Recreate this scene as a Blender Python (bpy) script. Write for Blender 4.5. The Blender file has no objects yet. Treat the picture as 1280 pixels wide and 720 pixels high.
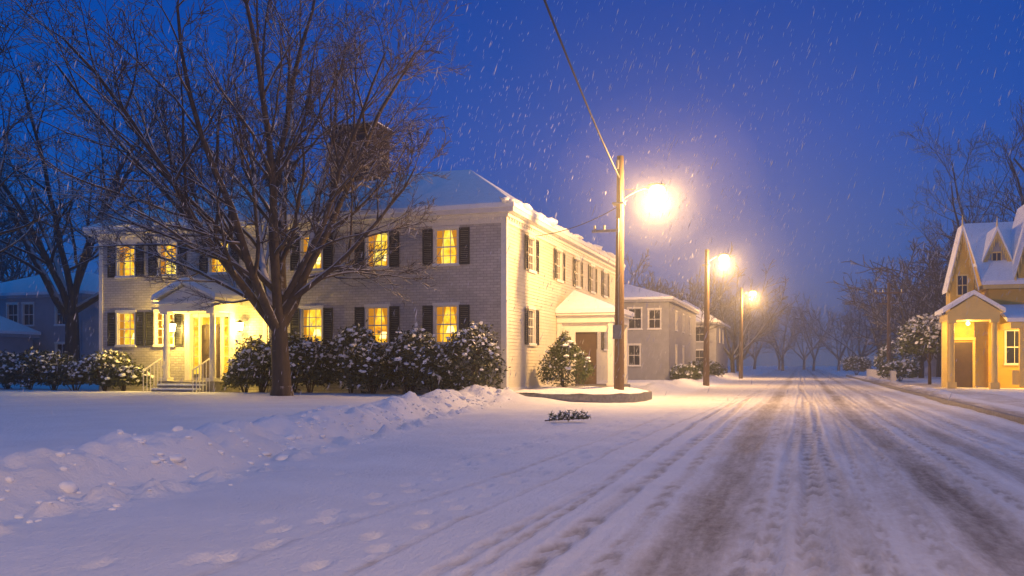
import bpy, math, random
import numpy as np
from mathutils import Vector, Matrix

scene = bpy.context.scene
scene.view_settings.view_transform = 'Standard'
scene.view_settings.look = 'None'
scene.view_settings.exposure = 0

# ------------------------------------------------------------------ materials
def new_mat(name):
    m = bpy.data.materials.new(name); m.use_nodes = True
    nt = m.node_tree
    b = nt.nodes['Principled BSDF']
    return m, nt, b

def N(nt, t, **kw):
    n = nt.nodes.new(t)
    for k, v in kw.items():
        if k in n.inputs: n.inputs[k].default_value = v
        else: setattr(n, k, v)
    return n

def pos_noise(nt, scale, detail=4, stretch=None, rough=0.55):
    g = N(nt, 'ShaderNodeNewGeometry')
    src = g.outputs['Position']
    if stretch:
        mp = N(nt, 'ShaderNodeMapping'); mp.inputs['Scale'].default_value = stretch
        nt.links.new(src, mp.inputs['Vector']); src = mp.outputs['Vector']
    n = N(nt, 'ShaderNodeTexNoise'); n.inputs['Scale'].default_value = scale
    n.inputs['Detail'].default_value = detail; n.inputs['Roughness'].default_value = rough
    nt.links.new(src, n.inputs['Vector'])
    return n

def ramp(nt, src, stops):
    r = N(nt, 'ShaderNodeValToRGB')
    el = r.color_ramp.elements
    while len(el) < len(stops): el.new(0.5)
    for e, (p, c) in zip(el, stops):
        e.position = p
        e.color = (c[0], c[1], c[2], 1) if isinstance(c, (tuple, list)) else (c, c, c, 1)
    nt.links.new(src, r.inputs['Fac'])
    return r

def bump(nt, b, src, strength, dist):
    bp = N(nt, 'ShaderNodeBump'); bp.inputs['Strength'].default_value = strength
    bp.inputs['Distance'].default_value = dist
    nt.links.new(src, bp.inputs['Height']); nt.links.new(bp.outputs['Normal'], b.inputs['Normal'])
    return bp

def simple(name, c1, c2=None, scale=6, rough=0.7, bstr=0.2, bdist=0.01, stretch=None, metallic=0):
    m, nt, b = new_mat(name)
    c2 = c2 or tuple(x * 0.75 for x in c1)
    n = pos_noise(nt, scale, 5, stretch)
    r = ramp(nt, n.outputs['Fac'], [(0.3, c2), (0.7, c1)])
    nt.links.new(r.outputs['Color'], b.inputs['Base Color'])
    b.inputs['Roughness'].default_value = rough
    b.inputs['Metallic'].default_value = metallic
    if bstr: bump(nt, b, n.outputs['Fac'], bstr, bdist)
    return m

def snow_mat(name='snow'):
    m, nt, b = new_mat(name)
    n = pos_noise(nt, 5, 6)
    n2 = pos_noise(nt, 45, 3)
    r = ramp(nt, n.outputs['Fac'], [(0.25, (0.76, 0.80, 0.83)), (0.7, (0.85, 0.885, 0.92))])
    nt.links.new(r.outputs['Color'], b.inputs['Base Color'])
    b.inputs['Roughness'].default_value = 0.75
    b.inputs['Specular IOR Level'].default_value = 0.25
    ad = N(nt, 'ShaderNodeMath', operation='MULTIPLY_ADD')
    nt.links.new(n2.outputs['Fac'], ad.inputs[0]); ad.inputs[1].default_value = 0.25
    nt.links.new(n.outputs['Fac'], ad.inputs[2])
    bump(nt, b, ad.outputs[0], 0.5, 0.05)
    return m

def emit_mat(name, col, s):
    m = bpy.data.materials.new(name); m.use_nodes = True
    nt = m.node_tree; nt.nodes.clear()
    e = N(nt, 'ShaderNodeEmission'); e.inputs['Color'].default_value = (*col, 1); e.inputs['Strength'].default_value = s
    o = N(nt, 'ShaderNodeOutputMaterial'); nt.links.new(e.outputs[0], o.inputs['Surface'])
    return m

def window_glow_mat():
    m = bpy.data.materials.new('lit_room'); m.use_nodes = True
    nt = m.node_tree; nt.nodes.clear()
    n = pos_noise(nt, 1.7, 3)
    n2 = pos_noise(nt, 6.5, 2)
    mx = N(nt, 'ShaderNodeMath', operation='MULTIPLY_ADD')
    nt.links.new(n2.outputs['Fac'], mx.inputs[0]); mx.inputs[1].default_value = 0.5
    nt.links.new(n.outputs['Fac'], mx.inputs[2])
    r = ramp(nt, mx.outputs[0], [(0.50, (0.60, 0.20, 0.01)), (0.66, (0.95, 0.46, 0.02)), (0.78, (1.0, 0.63, 0.04)), (0.97, (1.0, 0.78, 0.14))])
    e = N(nt, 'ShaderNodeEmission'); e.inputs['Strength'].default_value = 1.4
    nt.links.new(r.outputs['Color'], e.inputs['Color'])
    o = N(nt, 'ShaderNodeOutputMaterial'); nt.links.new(e.outputs[0], o.inputs['Surface'])
    return m

def bark_mat(name, base, snow_amt=0.35, thr=0.25):
    m, nt, b = new_mat(name)
    g = N(nt, 'ShaderNodeNewGeometry')
    sp = N(nt, 'ShaderNodeSeparateXYZ'); nt.links.new(g.outputs['Normal'], sp.inputs[0])
    n = pos_noise(nt, 2.5, 4)
    ad = N(nt, 'ShaderNodeMath', operation='MULTIPLY_ADD')
    nt.links.new(n.outputs['Fac'], ad.inputs[0]); ad.inputs[1].default_value = 0.9
    nt.links.new(sp.outputs['Z'], ad.inputs[2])
    r = ramp(nt, ad.outputs[0], [(thr + 0.45, 0.0), (thr + 0.62, snow_amt)])
    n2 = pos_noise(nt, 9, 4, (1, 1, 0.2))
    rb = ramp(nt, n2.outputs['Fac'], [(0.3, tuple(x * 0.5 for x in base)), (0.7, base)])
    mx = N(nt, 'ShaderNodeMix', data_type='RGBA')
    nt.links.new(r.outputs['Color'], mx.inputs['Factor'])
    nt.links.new(rb.outputs['Color'], mx.inputs[6]); mx.inputs[7].default_value = (0.85, 0.86, 0.9, 1)
    nt.links.new(mx.outputs[2], b.inputs['Base Color'])
    b.inputs['Roughness'].default_value = 0.9
    bump(nt, b, n2.outputs['Fac'], 0.5, 0.03)
    return m

def brick_mat(name, c1, c2, mort, scale=1.0, bstr=0.6):
    m, nt, b = new_mat(name)
    g = N(nt, 'ShaderNodeNewGeometry')
    sp = N(nt, 'ShaderNodeSeparateXYZ'); nt.links.new(g.outputs['Position'], sp.inputs[0])
    cb = N(nt, 'ShaderNodeCombineXYZ')
    sm = N(nt, 'ShaderNodeMath', operation='ADD')
    nt.links.new(sp.outputs['X'], sm.inputs[0]); nt.links.new(sp.outputs['Y'], sm.inputs[1])
    nt.links.new(sm.outputs[0], cb.inputs['X']); nt.links.new(sp.outputs['Z'], cb.inputs['Y'])
    t = N(nt, 'ShaderNodeTexBrick'); nt.links.new(cb.outputs[0], t.inputs['Vector'])
    t.inputs['Scale'].default_value = scale
    t.inputs['Brick Width'].default_value = 0.26; t.inputs['Row Height'].default_value = 0.10
    t.inputs['Mortar Size'].default_value = 0.012; t.inputs['Mortar Smooth'].default_value = 0.3
    t.inputs['Color1'].default_value = (*c1, 1); t.inputs['Color2'].default_value = (*c2, 1); t.inputs['Mortar'].default_value = (*mort, 1)
    n = pos_noise(nt, 1.3, 5)
    r = ramp(nt, n.outputs['Fac'], [(0.3, 0.78), (0.7, 1.0)])
    mx = N(nt, 'ShaderNodeMix', data_type='RGBA', blend_type='MULTIPLY'); mx.inputs[0].default_value = 1
    nt.links.new(t.outputs['Color'], mx.inputs[6]); nt.links.new(r.outputs['Color'], mx.inputs[7])
    nt.links.new(mx.outputs[2], b.inputs['Base Color'])
    b.inputs['Roughness'].default_value = 0.85
    iv = N(nt, 'ShaderNodeMath', operation='SUBTRACT'); iv.inputs[0].default_value = 1
    nt.links.new(t.outputs['Fac'], iv.inputs[1])
    bump(nt, b, iv.outputs[0], bstr, 0.012)
    return m

def leaf_mat(name, c1, c2):
    m, nt, b = new_mat(name)
    n = pos_noise(nt, 5, 3)
    r = ramp(nt, n.outputs['Fac'], [(0.3, c2), (0.7, c1)])
    nt.links.new(r.outputs['Color'], b.inputs['Base Color'])
    b.inputs['Roughness'].default_value = 0.55
    return m

def ground_mat(name):
    m, nt, b = new_mat(name)
    at = N(nt, 'ShaderNodeAttribute', attribute_name='wear')
    n = pos_noise(nt, 3.0, 6, (3.0, 0.30, 1))
    n2 = pos_noise(nt, 14, 5, (1.4, 0.5, 1), 0.65)
    a1 = N(nt, 'ShaderNodeMath', operation='SUBTRACT'); nt.links.new(n.outputs['Fac'], a1.inputs[0]); a1.inputs[1].default_value = 0.5
    a2 = N(nt, 'ShaderNodeMath', operation='SUBTRACT'); nt.links.new(n2.outputs['Fac'], a2.inputs[0]); a2.inputs[1].default_value = 0.5
    a3 = N(nt, 'ShaderNodeMath', operation='MULTIPLY_ADD'); nt.links.new(a1.outputs[0], a3.inputs[0]); a3.inputs[1].default_value = 1.0
    m2 = N(nt, 'ShaderNodeMath', operation='MULTIPLY'); nt.links.new(a2.outputs[0], m2.inputs[0]); m2.inputs[1].default_value = 1.0
    nt.links.new(m2.outputs[0], a3.inputs[2])
    pw = N(nt, 'ShaderNodeMath', operation='MULTIPLY'); nt.links.new(a3.outputs[0], pw.inputs[0])
    sq = N(nt, 'ShaderNodeMath', operation='POWER'); nt.links.new(at.outputs['Fac'], sq.inputs[0]); sq.inputs[1].default_value = 0.5
    nt.links.new(sq.outputs[0], pw.inputs[1])
    ad = N(nt, 'ShaderNodeMath', operation='ADD', use_clamp=True); nt.links.new(at.outputs['Fac'], ad.inputs[0]); nt.links.new(pw.outputs[0], ad.inputs[1])
    r = ramp(nt, ad.outputs[0], [(0.0, (0.82, 0.85, 0.88)), (0.3, (0.62, 0.61, 0.60)), (0.65, (0.40, 0.38, 0.36)), (1.0, (0.22, 0.20, 0.185))])
    nb = pos_noise(nt, 0.8, 5)
    rb = ramp(nt, nb.outputs['Fac'], [(0.3, 0.9), (0.7, 1.0)])
    mx = N(nt, 'ShaderNodeMix', data_type='RGBA', blend_type='MULTIPLY'); mx.inputs[0].default_value = 1
    nt.links.new(r.outputs['Color'], mx.inputs[6]); nt.links.new(rb.outputs['Color'], mx.inputs[7])
    nt.links.new(mx.outputs[2], b.inputs['Base Color'])
    b.inputs['Roughness'].default_value = 0.8
    b.inputs['Specular IOR Level'].default_value = 0.25
    f = pos_noise(nt, 30, 5, None, 0.7)
    mm = N(nt, 'ShaderNodeMath', operation='MULTIPLY_ADD'); nt.links.new(f.outputs['Fac'], mm.inputs[0]); mm.inputs[1].default_value = 0.8
    nt.links.new(n2.outputs['Fac'], mm.inputs[2])
    bump(nt, b, mm.outputs[0], 0.8, 0.028)
    return m

M = {}
M['snow'] = snow_mat()
M['ground'] = ground_mat('snowy_ground')
M['road'] = ground_mat('snowy_road')
M['pbrick'] = brick_mat('painted_brick', (0.58, 0.565, 0.53), (0.47, 0.455, 0.43), (0.34, 0.33, 0.31))
M['clap'] = simple('cream_clapboard', (0.74, 0.70, 0.55), (0.64, 0.61, 0.47), 2, 0.6, 0.1)
M['trim'] = simple('white_trim', (0.78, 0.76, 0.69), (0.68, 0.67, 0.61), 3, 0.5, 0.05)
M['shutter'] = simple('dark_shutter', (0.03, 0.035, 0.04), (0.02, 0.022, 0.026), 8, 0.45, 0.1)
M['glow'] = window_glow_mat()
M['curtain'] = emit_mat('curtain_backlit', (0.95, 0.36, 0.02), 0.62)
M['lampshade'] = emit_mat('room_lampshade', (1.0, 0.78, 0.28), 2.4)
M['darkglass'] = simple('dark_glass', (0.03, 0.035, 0.05), None, 3, 0.12, 0)
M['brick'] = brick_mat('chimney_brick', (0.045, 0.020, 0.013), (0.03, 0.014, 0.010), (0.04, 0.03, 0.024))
M['bark'] = bark_mat('bark_snow', (0.09, 0.068, 0.052), 0.7, 0.24)
M['barkfar'] = bark_mat('bark_far', (0.05, 0.042, 0.042), 0.45, 0.32)
M['wood'] = simple('pole_wood', (0.20, 0.13, 0.08), (0.10, 0.065, 0.04), 7, 0.85, 0.5, 0.02, (1, 1, 0.12))
M['metal'] = simple('grey_metal', (0.28, 0.28, 0.28), None, 9, 0.45, 0.05, 0.01, None, 0.7)
M['black'] = simple('black_cable', (0.015, 0.015, 0.015), None, 9, 0.6, 0)
M['leaf'] = leaf_mat('evergreen_leaf', (0.065, 0.08, 0.032), (0.028, 0.04, 0.017))
M['leafy'] = leaf_mat('yew_leaf', (0.09, 0.12, 0.03), (0.04, 0.06, 0.018))
M['twig'] = simple('twig', (0.08, 0.055, 0.04), None, 9, 0.9, 0)
M['door'] = simple('dark_door', (0.10, 0.07, 0.05), None, 5, 0.45, 0.1)
M['stone'] = simple('kerb_granite', (0.28, 0.27, 0.26), (0.17, 0.165, 0.16), 9, 0.85, 0.4)
M['ochre'] = simple('ochre_clapboard', (0.64, 0.44, 0.08), (0.54, 0.36, 0.06), 2, 0.65, 0.1)
M['ochretrim'] = simple('cream_trim', (0.74, 0.57, 0.20), (0.64, 0.49, 0.17), 2, 0.6, 0.1)
M['greywall'] = simple('grey_clapboard', (0.36, 0.37, 0.40), (0.28, 0.29, 0.32), 2, 0.7, 0.1)
M['palewall'] = simple('pale_clapboard', (0.33, 0.34, 0.37), (0.26, 0.27, 0.30), 2, 0.7, 0.1)
M['sodium'] = emit_mat('sodium_lamp', (1.0, 0.60, 0.16), 20)
M['lantern'] = emit_mat('lantern_glass', (1.0, 0.75, 0.25), 25)
def scatter_mat(name, dens, an=0.3):
    hm = bpy.data.materials.new(name); hm.use_nodes = True
    nt = hm.node_tree; nt.nodes.clear()
    v = N(nt, 'ShaderNodeVolumeScatter'); v.inputs['Color'].default_value = (0.92, 0.97, 1, 1); v.inputs['Density'].default_value = dens; v.inputs['Anisotropy'].default_value = an
    o = N(nt, 'ShaderNodeOutputMaterial'); nt.links.new(v.outputs[0], o.inputs['Volume'])
    return hm
M['haze'] = scatter_mat('snow_haze', 0.0033, 0.5)
M['halo1'] = scatter_mat('halo_volume_thin', 0.0045)  # thin and dense volumes for the glow halo added around street lamps
M['halo2'] = scatter_mat('halo_volume_dense', 0.006)

# ------------------------------------------------------------------ mesh builder
class MB:
    def __init__(s): s.v = []; s.f = []; s.m = []
    def quad(s, a, b, c, d, mi=0):
        i = len(s.v); s.v += [tuple(a), tuple(b), tuple(c), tuple(d)]; s.f.append((i, i+1, i+2, i+3)); s.m.append(mi)
    def poly(s, pts, mi=0):
        i = len(s.v); s.v += [tuple(p) for p in pts]; s.f.append(tuple(range(i, i+len(pts)))); s.m.append(mi)
    def hexa(s, p, mi=0):
        i = len(s.v); s.v += [tuple(q) for q in p]
        for f in ((3,2,1,0),(4,5,6,7),(0,1,5,4),(1,2,6,5),(2,3,7,6),(3,0,4,7)):
            s.f.append(tuple(i+k for k in f)); s.m.append(mi)
    def box(s, x0, x1, y0, y1, z0, z1, mi=0):
        s.hexa([(x0,y0,z0),(x1,y0,z0),(x1,y1,z0),(x0,y1,z0),(x0,y0,z1),(x1,y0,z1),(x1,y1,z1),(x0,y1,z1)], mi)
    def tube(s, p, q, r1, r2, n=6, mi=0, cap=False):
        p = Vector(p); q = Vector(q); d = (q-p)
        if d.length < 1e-6: return
        d.normalize()
        a = d.orthogonal().normalized(); b = d.cross(a)
        i = len(s.v)
        for c, r in ((p, r1), (q, r2)):
            for k in range(n):
                t = 2*math.pi*k/n
                s.v.append(tuple(c + a*(math.cos(t)*r) + b*(math.sin(t)*r)))
        for k in range(n):
            k2 = (k+1) % n
            s.f.append((i+k, i+k2, i+n+k2, i+n+k)); s.m.append(mi)
        if cap:
            s.f.append(tuple(i+n+k for k in range(n))); s.m.append(mi)
            s.f.append(tuple(i+n-1-k for k in range(n))); s.m.append(mi)
    def blob(s, c, rx, ry, rz, rng, mi=0, nu=8, nv=5, jit=0.18):
        i = len(s.v)
        s.v.append((c[0], c[1], c[2]-rz))
        for a in range(1, nv):
            ph = -math.pi/2 + math.pi*a/nv
            for k in range(nu):
                t = 2*math.pi*k/nu
                j = 1 + rng.uniform(-jit, jit)
                s.v.append((c[0]+rx*math.cos(ph)*math.cos(t)*j, c[1]+ry*math.cos(ph)*math.sin(t)*j, c[2]+rz*math.sin(ph)*j))
        s.v.append((c[0], c[1], c[2]+rz)); top = len(s.v)-1
        for k in range(nu):
            k2 = (k+1) % nu
            s.f.append((i, i+1+k2, i+1+k)); s.m.append(mi)
            for a in range(nv-2):
                o = i+1+a*nu
                s.f.append((o+k, o+k2, o+nu+k2, o+nu+k)); s.m.append(mi)
            o = i+1+(nv-2)*nu
            s.f.append((o+k, o+k2, top)); s.m.append(mi)
    def done(s, name, mats, parent=None, smooth=False):
        me = bpy.data.meshes.new(name); me.from_pydata(s.v, [], s.f)
        if not isinstance(mats, (list, tuple)): mats = [mats]
        for m in mats: me.materials.append(m)
        me.polygons.foreach_set('material_index', s.m)
        if smooth: me.polygons.foreach_set('use_smooth', [True]*len(s.f))
        me.update()
        o = bpy.data.objects.new(name, me); scene.collection.objects.link(o)
        if parent: o.parent = parent
        return o

def empty(name):
    e = bpy.data.objects.new(name, None); scene.collection.objects.link(e); e.empty_display_size = 0.3
    return e

class Frame:
    def __init__(s, o, u, n): s.o = Vector(o); s.u = Vector(u); s.n = Vector(n)
    def P(s, a, t, z): return s.o + s.u*a + s.n*t + Vector((0, 0, z))
    def box(s, mb, a0, a1, t0, t1, z0, z1, mi=0):
        P = s.P
        mb.hexa([P(a0,t0,z0),P(a1,t0,z0),P(a1,t1,z0),P(a0,t1,z0),P(a0,t0,z1),P(a1,t0,z1),P(a1,t1,z1),P(a0,t1,z1)], mi)

def wall(mb, fr, L, z0, z1, ops, board=None, mi=0):
    if board:
        nb = int(round((z1-z0)/board)); rows = [z0+(z1-z0)*i/nb for i in range(nb+1)]
    else:
        rows = sorted(set([z0, z1] + [o[2] for o in ops if z0 < o[2] < z1] + [o[3] for o in ops if z0 < o[3] < z1]))
    for za, zb in zip(rows[:-1], rows[1:]):
        zc = (za+zb)/2
        bl = sorted([(o[0], o[1]) for o in ops if o[2] < zc < o[3]])
        s = 0; iv = []
        for b in bl:
            if b[0] > s: iv.append((s, b[0]))
            s = max(s, b[1])
        if s < L: iv.append((s, L))
        for a, b in iv:
            t = 0.022 if board else 0
            mb.quad(fr.P(a, t, za), fr.P(b, t, za), fr.P(b, 0, zb), fr.P(a, 0, zb), mi)
            if board: mb.quad(fr.P(a, 0, za), fr.P(b, 0, za), fr.P(b, t, za), fr.P(a, t, za), mi)

wrng = random.Random(5)
def window(fr, op, parts, lit=True, shutters=True, cols=3, rows=4, shw=0.40):
    a0, a1, z0, z1 = op
    tr, gl, cu, sh, ls, dk, sn = parts['trim'], parts['glow'], parts['curtain'], parts['shutter'], parts['lampshade'], parts['dark'], parts['snow']
    w = a1-a0; h = z1-z0
    fr.box(tr, a0-0.07, a0, -0.10, 0.045, z0-0.003, z1)
    fr.box(tr, a1, a1+0.07, -0.10, 0.045, z0-0.003, z1)
    fr.box(tr, a0-0.09, a1+0.09, -0.10, 0.06, z1, z1+0.11)
    fr.box(tr, a0-0.10, a1+0.10, -0.10, 0.09, z0-0.07, z0-0.003)
    fr.box(sn, a0-0.08, a1+0.08, 0.0, 0.085, z0-0.003, z0+0.035)
    f = 0.04
    fr.box(tr, a0, a0+f, -0.075, -0.03, z0, z1); fr.box(tr, a1-f, a1, -0.075, -0.03, z0, z1)
    fr.box(tr, a0+f, a1-f, -0.075, -0.03, z1-f, z1); fr.box(tr, a0+f, a1-f, -0.075, -0.03, z0+0.002, z0+f)
    zm = (z0+z1)/2
    fr.box(tr, a0+f, a1-f, -0.07, -0.025, zm-0.022, zm+0.022)
    for i in range(1, cols):
        a = a0 + w*i/cols
        fr.box(tr, a-0.011, a+0.011, -0.066, -0.04, z0+f, zm-0.022); fr.box(tr, a-0.011, a+0.011, -0.066, -0.04, zm+0.022, z1-f)
    for i in range(1, rows):
        if i*2 == rows: continue
        z = z0 + h*i/rows
        fr.box(tr, a0+f, a1-f, -0.064, -0.042, z-0.011, z+0.011)
    if lit:
        gl.quad(fr.P(a0-0.5, -0.9, z0-0.6), fr.P(a1+0.5, -0.9, z0-0.6), fr.P(a1+0.5, -0.9, z1+0.3), fr.P(a0-0.5, -0.9, z1+0.3))
        cw = w*wrng.uniform(0.10, 0.30)
        for sgn in (0, 1):
            b0 = a0-0.1 if sgn == 0 else a1+0.1
            d = 1 if sgn == 0 else -1
            top = w*wrng.uniform(0.15, 0.44)+0.1; mid = cw*0.7+0.1; bot = cw+0.1
            pts = [(top, z1+0.05), (top*0.8, z1-0.25*h), (mid, z0+0.35*h), (bot, z0-0.1)]
            for (w1, za), (w2, zb) in zip(pts[:-1], pts[1:]):
                cu.quad(fr.P(b0, -0.2, za), fr.P(b0+d*w1, -0.2, za), fr.P(b0+d*w2, -0.2, zb), fr.P(b0, -0.2, zb))
        if wrng.random() < 0.7:
            lx = a0 + w*wrng.uniform(0.35, 0.65); lz = z0 + h*wrng.uniform(0.12, 0.3)
            ls.tube(fr.P(lx, -0.6, lz), fr.P(lx, -0.6, lz+0.25), 0.17, 0.10, 10)
    else:
        dk.quad(fr.P(a0, -0.08, z0), fr.P(a1, -0.08, z0), fr.P(a1, -0.08, z1), fr.P(a0, -0.08, z1))
    if shutters:
        for b0 in (a0-0.08-shw, a1+0.08):
            fr.box(sh, b0, b0+0.05, 0.026, 0.065, z0-0.02, z1+0.02); fr.box(sh, b0+shw-0.05, b0+shw, 0.026, 0.065, z0-0.02, z1+0.02)
            for za, zb in ((z0-0.018, z0+0.05), (zm-0.03, zm+0.03), (z1-0.05, z1+0.018)):
                fr.box(sh, b0+0.05, b0+shw-0.05, 0.028, 0.06, za, zb)
            k = int(h/0.07)
            for i in range(k):
                z = z0+0.03+(h-0.05)*i/k
                sh.quad(fr.P(b0+0.05, 0.03, z+0.055), fr.P(b0+shw-0.05, 0.03, z+0.055), fr.P(b0+shw-0.05, 0.055, z), fr.P(b0+0.05, 0.055, z))

def new_parts():
    return {k: MB() for k in ('trim', 'glow', 'curtain', 'shutter', 'lampshade', 'dark', 'snow')}
def finish_parts(p, parent):
    mp = {'trim': ('window_trim', M['trim']), 'glow': ('lit_rooms', M['glow']), 'curtain': ('curtains', M['curtain']), 'shutter': ('shutters', M['shutter']),
          'lampshade': ('room_lamps', M['lampshade']), 'dark': ('dark_panes', M['darkglass']), 'snow': ('sill_snow', M['snow'])}
    for k, mb in p.items():
        if mb.f: mb.done(mp[k][0], mp[k][1], parent)

def hip_roof(name, parent, x0, x1, y0, y1, ze, zr, ra, rb, mat, thick=0.16):
    A, B, C, D = (x0,y0), (x1,y0), (x1,y1), (x0,y1)
    mb = MB()
    R1 = (ra[0], ra[1], zr+thick); R2 = (rb[0], rb[1], zr+thick)
    e = ze+thick
    a, b, c, d = (*A, e), (*B, e), (*C, e), (*D, e)
    if abs(rb[0]-ra[0]) > abs(rb[1]-ra[1]):
        mb.poly([a, b, R2, R1]); mb.poly([c, d, R1, R2]); mb.poly([b, c, R2]); mb.poly([d, a, R1])
    else:
        mb.poly([b, c, R2, R1]); mb.poly([d, a, R1, R2]); mb.poly([a, b, R1]); mb.poly([c, d, R2])
    for p, q in ((A, B), (B, C), (C, D), (D, A)):
        mb.quad((*p, ze), (*q, ze), (*q, e), (*p, e))
    mb.quad((*A, ze), (*B, ze), (*C, ze), (*D, ze))
    return mb.done(name, mat, parent)

# ------------------------------------------------------------------ numpy noise
def vnoise(x, y, seed=0):
    xi = np.floor(x); yi = np.floor(y); xf = x-xi; yf = y-yi
    def h(a, b):
        v = np.sin(a*127.1+b*311.7+seed*74.7)*43758.5453
        return v-np.floor(v)
    u = xf*xf*(3-2*xf); v = yf*yf*(3-2*yf)
    return (h(xi, yi)*(1-u)+h(xi+1, yi)*u)*(1-v)+(h(xi, yi+1)*(1-u)+h(xi+1, yi+1)*u)*v
def fbm(x, y, o=4, seed=0):
    s = 0; a = 0.5; t = 0
    for i in range(o):
        c, d = math.cos(i*1.1+0.5), math.sin(i*1.1+0.5)
        s = s+a*vnoise((x*c-y*d)*2**i, (x*d+y*c)*2**i, seed+i); t += a; a *= 0.5
    return s/t
def sst(a, b, x):
    t = np.clip((x-a)/(b-a), 0, 1); return t*t*(3-2*t)

BANK_Y = [-20, 0, 4, 6, 10, 17, 22, 27, 30, 34]
BANK_X = [-4.5, -6.1, -6.5, -6.75, -7.25, -8.6, -9.4, -10.1, -10.1, -10.0]
frng = random.Random(11)
foot = []
def trail(xf, ya, yb, sz):
    y = ya; k = 0
    while y < yb:
        foot.append((xf(y)+0.11*(1 if k % 2 else -1), y+frng.uniform(-.05, .05), frng.uniform(0.75, 1.1)*sz)); y += frng.uniform(0.40, 0.56); k += 1
trail(lambda y: -2.95+0.15*math.sin(y*0.5), 4.0, 26, 1.0)
trail(lambda y: -3.95+0.25*math.sin(y*0.35), 5.0, 24, 0.9)
for i in range(7):
    foot.append((frng.uniform(-4.6, -3.3), frng.uniform(4.6, 7.0), frng.uniform(0.4, 0.8)))
for i in range(14):
    foot.append((frng.uniform(-6.0, -3.6), frng.uniform(8, 24), frng.uniform(0.35, 0.7)))

def tracks(X, Y):
    w = np.zeros_like(X); d = np.zeros_like(X)
    T = [(-0.80, .30, .74, .018, 0, 0), (-0.42, .10, .45, .012, 1, .002), (-1.62, .09, .60, .030, 1, -.004), (-2.15, .06, .50, .022, 1, .006), (-1.25, .09, .5, .014, 1, 0), (-2.62, .04, .35, .014, 1, .008),
         (-0.12, .07, .50, .024, 1, .003), (0.12, .11, .65, .032, 1, 0), (0.40, .08, .60, .026, 1, -.004), (0.62, .05, .4, .012, 1, .005), (0.90, .08, .42, .014, 1, 0), (1.28, .24, .85, .022, 0, .002), (1.62, .06, .55, .012, 1, 0), (1.95, .08, .5, .014, 1, -.003),
         (2.40, .20, .7, .02, 0, .004), (2.85, .06, .4, .012, 1, 0), (3.2, .13, .5, .015, 1, -.004), (3.8, .3, .45, .01, 0, 0), (-3.5, .05, .22, .01, 1, .02), (-1.95, .04, .40, .016, 1, -.012), (0.0, .04, .4, .014, 1, .018), (1.1, .04, .4, .012, 1, -.015)]
    for i, (c, s, a, dp, tread, sl) in enumerate(T):
        wb = 0.05*np.sin(Y*0.13+i*0.6) + 0.05*np.sin(Y*0.22+i*1.7) + sl*(Y-5)
        edge = 0.25*s*(fbm(Y*1.2+i*5, X*2, 3, 60+i)-0.5)*2
        u = X-c-wb+edge
        g = np.exp(-(np.abs(u)/s)**(4 if tread else 3))
        vary = np.clip(0.45+1.1*(fbm(Y*0.25+i*9, X*0.5+i, 3, i)-0.1), 0.25, 1.2)
        if tread:
            ph = Y*10+np.abs(u)/s*3.0
            tr = 0.40+0.60*sst(-0.2, 0.4, np.sin(ph*(1+0.02*i)))*sst(0.3, 0.5, fbm(Y*1.3+i, X*3, 2, i+20))
        else: tr = 0.7+0.3*fbm(X*14, Y*0.7, 3, i+30)
        w = np.maximum(w, g*a*vary*tr)
        d -= g*dp*tr
        d += 0.6*dp*np.exp(-((np.abs(u)-s*1.45)/(s*0.45+0.01))**2)*(0.3+1.0*vnoise(Y*3, X*6, i+40))
    w = np.maximum(w, 0.34*sst(-1.6, -0.7, X)*(1-sst(2.6, 4.0, X))*np.clip(fbm(X*5, Y*0.25, 4, 77)*1.8-0.3, 0, 1))
    w = np.maximum(w, 0.22*sst(18, 45, Y)*sst(-5.2, -4.2, X)*(1-sst(3.8, 4.5, X)))
    return np.clip(w, 0, 1), d

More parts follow.
